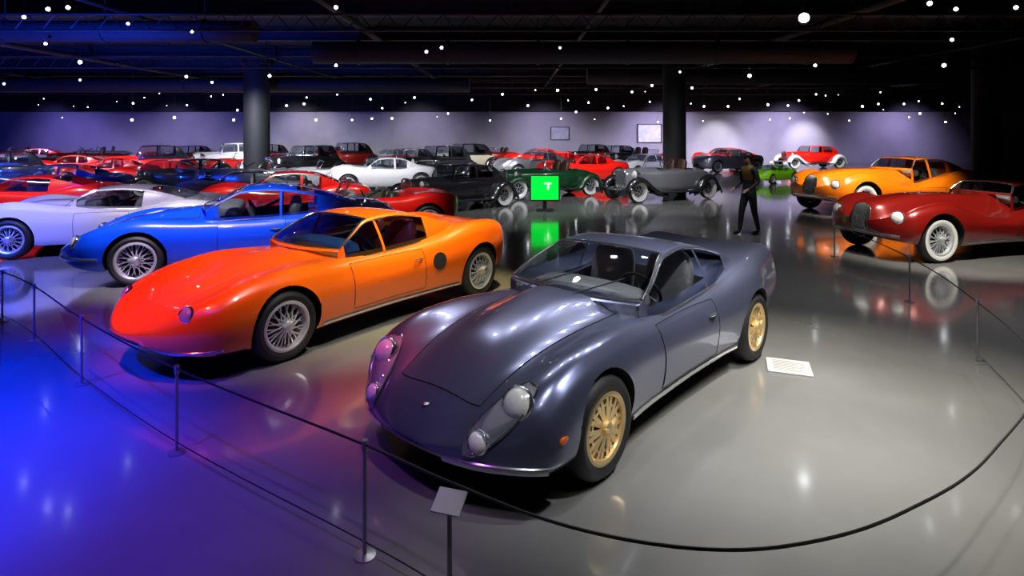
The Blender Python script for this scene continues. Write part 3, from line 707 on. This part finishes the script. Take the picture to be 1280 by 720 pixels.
def spot_proto():
    mb=MB()
    mb.lathe([(.001,.16),(.06,.16),(.075,.1),(.08,-.08),(.09,-.13),(.075,-.13),(.07,-.1)],16)
    o=mk('spotlight',mb,[BLKP],None,label='black ceiling spotlight with bright white lens',category='spotlight',group='ceiling spotlights')
    mb=MB(); mb.lathe([(.078,-.115),(.05,-.135),(.001,-.14)],16); l=mk('lens',mb,[LEM],o,label='glowing white lens')
    mb=MB(); mb.tube([(0,0,.07),(0,0,1)],.012,5); b=mk('stem',mb,[BLKP],o)
    return o,l,b
pr=spot_proto()
LP=[(1005,24,1.7),(937,95,1.2),(337,95,1),(233,96,.9),(100,78,1),(265,103,.9),(420,82,.8),(463,124,1),(518,122,1.1),(533,65,.7),(552,60,.7),(420,10,.6),(628,118,1.1),(697,113,1.1),(745,112,1),(790,115,.9),(815,107,1),(865,110,1),(910,133,1),(960,131,1),(1019,82,.8),(1078,133,1.1),(1098,130,.9),(1180,82,1.1),(1195,12,.6),(1190,50,.7),(1162,5,.7),(1270,10,.6),(1240,127,1),(165,150,1.1),(218,147,1.1),(292,150,1.1),(380,130,1),(395,150,1),(358,132,.9),(335,150,.9),(985,132,.9),(1130,130,1),(880,133,.9),(60,12,.6),(30,22,.6),(85,10,.6),(57,55,.6),(5,105,.8),(720,140,.9),(760,135,.9),(660,132,1),(590,125,.9),(560,142,.9),(490,148,1),(440,150,.9),(1150,142,1),(100,100,.7),(160,30,.5),(240,40,.5),(700,60,.5),(850,90,.6)]
for i in range(95):
    c=(random.uniform(20,1260),random.uniform(112,153),random.uniform(.25,.85))
    if all(abs(c[0]-q[0])>11 or abs(c[1]-q[1])>7 for q in LP): LP.append(c)
first=True
for (px,py,sc) in LP:
    sc*=.70
    z=4.15; Y=F*(z-H)/(HY-py)
    if Y>36: Y=random.uniform(28,37); z=H+(HY-py)*Y/F
    for dy in (17,14,24,28.4,13,21,29.6,33.5):
        if abs(Y-dy)<.5: Y=dy+(.55 if Y>=dy else -.55); z=H+(HY-py)*Y/F
    X=(px-640)*Y/F
    if first: a,l,s=pr; first=False
    else:
        a=pr[0].copy(); COL.objects.link(a); l=pr[1].copy(); l.parent=a; COL.objects.link(l); s=pr[2].copy(); s.parent=a; COL.objects.link(s)
    a.location=(X,Y,z); a.scale=(sc,)*3; s.scale=(1,1,max(.1,(5.395-z)/sc))
    a.rotation_euler=(0,0,math.atan2(Y,X)-math.pi/2)
# ------------------------------------------------------------ barrier
PST=mat('stanchion_steel',(.35,.35,.37),.35,.8); CAB=mat('cable_black',(.01,.01,.011),.6)
tops=[(-60,322),(3,340),(43,358),(102,398),(221,461),(456,556)]
rt=[(1300,458),(1222,378),(1137,322),(1043,280)]
hz=.55
def stanch(px,py):
    x,y,_=G(px,py,hz)
    e=MB(); e.tube([(0,0,.012),(0,0,hz-.01)],.010,10)
    o=mk('stanchion',e,[PST],None,label='slim dark metal barrier post holding a thin cable',category='barrier post',group='rope barrier posts'); o.location=(x,y,0)
    b=MB(); b.tube([(0,0,0),(0,0,.006),(0,0,.012)],[.055,.055,.02],20); mk('base_plate',b,[PST],o)
    c=MB(); c.tube([(0,0,hz-.03),(0,0,hz+.025)],.016,10); mk('cable_clip',c,[PST],o)
for t in tops+rt: stanch(*t)
path=[G(px,py,hz) for px,py in tops]+[G(px,py,hz) for px,py in [(556,600),(700,655),(860,685),(1000,680),(1130,640),(1240,566)]]+[G(px,py,hz) for px,py in rt]
mb=MB(); mb.tube(cr(path,10),.0065,6); mk('barrier_line',mb,[CAB],None,label='thin black cable curving around the displayed cars',category='cable')
mb=MB(); mb.tube(cr([(p[0],p[1],.07) for p in path[:7]],8),.004,6); mk('barrier_line',mb,[CAB],None,label='thin dark line close to the floor',category='cable')  # thin dark line just above the floor, following the barrier path
x,y,_=G(562,615,hz); mb=MB(); mb.tube([(0,0,.01),(0,0,.5)],.011,10); o=mk('label_stand',mb,[PST],None,label='slim stand with a small tilted caption plate',category='information stand'); o.location=(x,y,0)
mb=MB(); mb.box((0,-.01,.515),(.13,.11,.008),M=Matrix.Rotation(-.3,3,'Z')@Matrix.Rotation(.45,3,'X')); mk('caption_plate',mb,[mat('caption_grey',(.80,.81,.85),.5)],o,smooth=False)
mb=MB(); mb.tube([(0,0,0),(0,0,.006),(0,0,.012)],[.08,.08,.03],20); mk('base_plate',mb,[PST],o)
x,y,_=G(986,460); mb=MB(); R=Matrix.Rotation(-.35,3,'Z'); mb.box((0,0,.008),(.36,.34,.016),0,R)
for k in range(9): 
    ln=.26 if k%3 else .18; p=R@Vector((-(.26-ln)/2,.12-k*.028,.0165)); mb.box(p,(ln,.007,.001),1,R)
o=mk('floor_caption_card',mb,[mat('card_white',(.50,.50,.49),.5),mat('card_ink',(.12,.12,.12),.6)],None,smooth=False,label='white caption card lying on the polished floor',category='sign'); o.location=(x,y,0)
x,y,_=G(681,264); o=empty('display_kiosk','floor kiosk with a glowing bright green screen','screen',(x,y,0))
mb=MB(); mb.box((0,.05,.02),(.45,.35,.04)); mb.box((0,.06,.2),(.10,.05,.36)); mk('kiosk_stand',mb,[BLKP],o,smooth=False)
mb=MB(); mb.box((0,0,.62),(.80,.07,.70)); mk('screen_frame',mb,[BLKP],o,smooth=False)
GS=mat('green_screen',(0,.2,.02),.3,emis=(.0,1,.05),estr=1.1,var=.2); GW=mat('screen_mark',(.8,1,.8),.3,emis=(.35,1,.4),estr=1.4)
mb=MB(); mb.box((0,-.04,.62),(.72,.01,.62)); so=mk('screen',mb,[GS],o,smooth=False,label='bright green lit screen')
mb=MB(); mb.box((.08,-.047,.74),(.20,.004,.04)); mb.beam((.10,-.047,.73),(.08,-.047,.58),.04,.06,.004); mk('screen_mark',mb,[GW],so,smooth=False)
for (px,w,h,c) in ((812,1.7,1.3,(.75,.75,.8)),(700,1.3,.9,(.4,.4,.5))):
    X=(px-640)*40.9/F; mb=MB(); mb.box((0,0,0),(w,.06,h)); mb.box((0,-.032,0),(w*.9,.01,h*.9),1)
    o=mk('wall_panel',mb,[BLKP,mat('panel_%d'%px,c,.6,var=.5,scale=3)],None,smooth=False,label='framed display panel mounted on the wall',category='picture'); o.location=(X,40.96,2.0)
# ------------------------------------------------------------ person
def person(x,y,rot):
    V=[];E=[];Rr=[]
    def n(p,r,par=None):
        V.append(p);Rr.append(r)
        if par is not None: E.append((par,len(V)-1))
        return len(V)-1
    pel=n((0,0,.92),(.155,.115)); wa=n((0,-.01,1.06),(.14,.10),pel); ch=n((0,0,1.25),(.165,.115),wa); up_=n((0,.0,1.39),(.14,.09),ch); nk=n((0,.01,1.47),(.055,.055),up_); hd0=n((0,.02,1.54),(.065,.075),nk); hd=n((0,.02,1.62),(.078,.095),hd0); tp=n((0,.01,1.70),(.05,.06),hd)
    ns=n((0,.10,1.585),(.018,.018),hd0)
    hands=[]
    for sg in (1,-1):
        sh=n((.19*sg,0,1.38),(.06,.06),up_); el=n((.25*sg,-.03,1.12),(.045,.045),sh); wr=n((.22*sg,.16,.98),(.03,.03),el); pm_=n((.20*sg,.23,.95),(.038,.022),wr); hands.append(V[pm_])
        for k in range(4):
            a=n(((.17+.02*k)*sg,.285,.935),(.009,.009),pm_); b=n(((.17+.02*k)*sg,.315,.905-.003*k),(.008,.008),a)
        a=n((.155*sg,.24,.96),(.011,.011),pm_); n((.14*sg,.27,.965),(.009,.009),a)
    for sg,f in ((1,.14),(-1,-.16)):
        hp=n((.09*sg,0,.86),(.10,.10),pel); kn=n((.10*sg,f*.55+.03,.48),(.065,.065),hp); an=n((.11*sg,f,.10),(.042,.045),kn); ft=n((.115*sg,f+.05,.045),(.045,.04),an); n((.12*sg,f+.17,.035),(.04,.03),ft)
    me=bpy.data.meshes.new('person'); me.from_pydata(V,E,[]); o=bpy.data.objects.new('person',me); COL.objects.link(o)
    md=o.modifiers.new('s','SKIN'); md.use_smooth_shade=True
    for i,v in enumerate(me.skin_vertices[0].data): v.radius=Rr[i]
    me.skin_vertices[0].data[0].use_root=True
    sd=o.modifiers.new('u','SUBSURF'); sd.levels=2; sd.render_levels=2
    m2=evalmesh(o); o.modifiers.clear(); o.data=m2
    m2.materials.clear()
    for m in (mat('dark_trousers',(.015,.015,.02),.8,var=.3),mat('skin',(.40,.22,.15),.5),mat('mustard_shirt',(.16,.09,.015),.8,var=.4),mat('dark_shoes',(.01,.01,.01),.4)): m2.materials.append(m)
    for p in m2.polygons:
        c=p.center; k=0
        if c.z>1.49: k=1
        elif any((c-Vector(hh)).length<.13 and c.y>.2 for hh in hands): k=1
        elif c.z>1.15 and abs(c.x)<.15 : k=2
        elif c.z<.075: k=3
        p.material_index=k; p.use_smooth=True
    o['label']='standing person in dark clothes and mustard top, mid-step'; o['category']='person'
    mb=MB(); mb.ell((0,.0,1.655),(.092,.11,.085),0,16,8); mb.ell((0,-.04,1.60),(.085,.075,.09),0,16,8); mk('hair',mb,[mat('hair_dark',(.015,.01,.008),.6,bump=.5,scale=60)],o,label='short dark hair')
    mb=MB()
    for sg in (1,-1): mb.ell((.032*sg,.112,1.62),(.012,.008,.008),0,8,6)
    mk('eyes',mb,[DARK],o)
    zm=min(v.co.z for v in m2.vertices)
    o.location=(x,y,-zm*.97); o.rotation_euler=(0,0,rot); o.scale=(.97,)*3
g=G(936,293); person(g[0],g[1],math.radians(110))
# ------------------------------------------------------------ lights
def spot(loc,tgt,power,col=(1,1,1),size=60,blend=.6,r=.10):
    L=bpy.data.lights.new('L','SPOT'); L.energy=power; L.color=col; L.spot_size=math.radians(size); L.spot_blend=blend; L.shadow_soft_size=r
    o=bpy.data.objects.new('lamp_or_fill_beam',L); COL.objects.link(o); o.location=loc
    d=Vector(tgt)-Vector(loc); o.rotation_euler=d.to_track_quat('-Z','Y').to_euler(); return o
cool=(.95,.96,1.0); warm=(1,.95,.84)
for i in range(6): spot((-1.3+i*.85,7.9,4.75),(.2+i*.2,5.3,.6),70,cool,50,.6,.07)  # row of small spots added for glints on hood and windshield
spot((2.6,3.0,4.9),(1.5,4.4,0.3),750,cool,50,.8)
spot((3.4,5.0,4.9),(2.6,4.8,0),1650,warm,58,.95)
spot((-.5,6.4,4.9),(1.0,5.3,.8),450,cool,38)
spot((.2,2.4,4.9),(.3,3.9,.4),260,cool,34,.8)
spot((-.1,1.2,4.9),(-.15,2.6,.5),110,cool,22,.8)  # fill spot added to brighten the caption plate
spot((2.2,1.6,4.9),(2.7,3.4,0),620,warm,56,.95)
spot((.2,8.0,4.9),(-1.1,7.7,.6),1800,(1,.80,.35),46)
spot((.0,4.4,4.9),(-1.4,6.7,.5),650,warm,38)
spot((-1.2,4.8,4.9),(-2.0,6.4,.5),420,warm,40)
spot((-3.8,3.8,4.9),(-3.0,5.8,.6),1500,(1,.10,.06),28,.8)
spot((-4.5,7.0,4.9),(-4.6,9.0,.5),1400,cool,48)
spot((-7.0,7.6,4.9),(-7.2,10.3,.5),800,(.85,.75,1),50)
spot((-2.6,9.8,4.9),(-3.1,12.0,.5),900,warm,44)
spot((-4.5,11.4,4.9),(-5.3,13.8,.4),900,warm,46)
spot((-10.5,11,4.9),(-11,13.4,.4),1100,warm,50)
spot((6.4,7.8,4.9),(7.3,10.0,.5),1900,warm,44)
spot((8.6,12.8,4.2),(9.4,15.4,.5),1900,warm,55)
spot((4.3,10.6,4.9),(4.9,12.3,1),50,warm,25)
spot((5.0,7.2,4.9),(5.2,8.0,0),320,cool,80,.9)
spot((4.5,11.5,4.9),(4.8,13.5,0),330,cool,80,.9)
spot((5.5,4.2,4.9),(5.2,5.4,0),280,cool,80,.9)
spot((9.2,20,4.0),(10.2,24.6,.4),450,warm,40)
# coloured
spot((-5.2,2.6,4.9),(-4.9,3.4,0),11000,(.0,.025,1),62,.8)
spot((-3.2,2.2,4.9),(-3.1,3.0,0),1600,(.06,.03,1),56,.9)
spot((-2.0,2.4,4.9),(-2.0,3.4,0),330,(.55,.15,1),52,.9)
spot((-9.4,6.4,4.9),(-9.4,8.4,0),5200,(.01,.05,1),66,.9)
spot((-1.0,4.2,4.9),(-.80,4.9,0),520,(1,.05,.14),34,.9)
spot((-3.6,6.4,4.9),(-4.1,7.4,0),800,(.65,.12,1),42,.9)
spot((-9,10,1.5),(-12,16,5.4),3600,(.01,.06,1),110,.9)  # unseen uplight added to tint the dark ceiling blue
spot((-15,14,1.6),(-18,22,5.4),3000,(.01,.05,1),110,.9)  # second added uplight, strengthens the blue ceiling glow
for (xx,yy,p,c) in ((-1.5,14,550,cool),(1.5,16,480,cool),(4,16.5,750,cool),(-6,19,1400,cool),(3,22,1000,cool),(-11,24,1900,cool),(-18,24,1900,cool),(-2,26,1800,cool),(8,27,400,(.7,.65,1)),(16,33,2000,cool),(11,33,1600,cool),(-26,31,2200,(.6,.5,1)),(-12,31,2200,cool),(2,31,1700,cool),(-14,17,1300,cool),(-19,19,1000,warm)):
    spot((xx,yy-1,4.05),(xx,yy+2,.3),p,c,105,.8)
for xx,c,p in ((-30,(.3,.25,1),350),(-22,(.55,.5,1),300),(-14,(.85,.8,1),480),(-6,(.8,.75,1),330),(2,(.7,.65,1),420),(10,(.68,.6,1),900),(18,(.68,.6,1),950),(26,(.62,.54,1),600)):
    spot((xx,37.2,3.35),(xx,41,1.0),p,c,110,.9)
for xx in (14,20): spot((xx,38.5,3.3),(xx,41,1.2),500,(.95,.9,1),70,.9)
w=bpy.data.worlds.new('World'); bpy.context.scene.world=w; w.use_nodes=True
w.node_tree.nodes['Background'].inputs[0].default_value=(.25,.3,.5,1); w.node_tree.nodes['Background'].inputs[1].default_value=.01
# ------------------------------------------------------------ camera
cam=bpy.data.cameras.new('Camera'); co=bpy.data.objects.new('Camera',cam); COL.objects.link(co)
co.location=(0,0,H); co.rotation_euler=(math.pi/2,0,0); cam.sensor_width=36; cam.lens=F/1280*36; cam.shift_y=-(360-HY)/1280; cam.clip_end=200
bpy.context.scene.camera=co
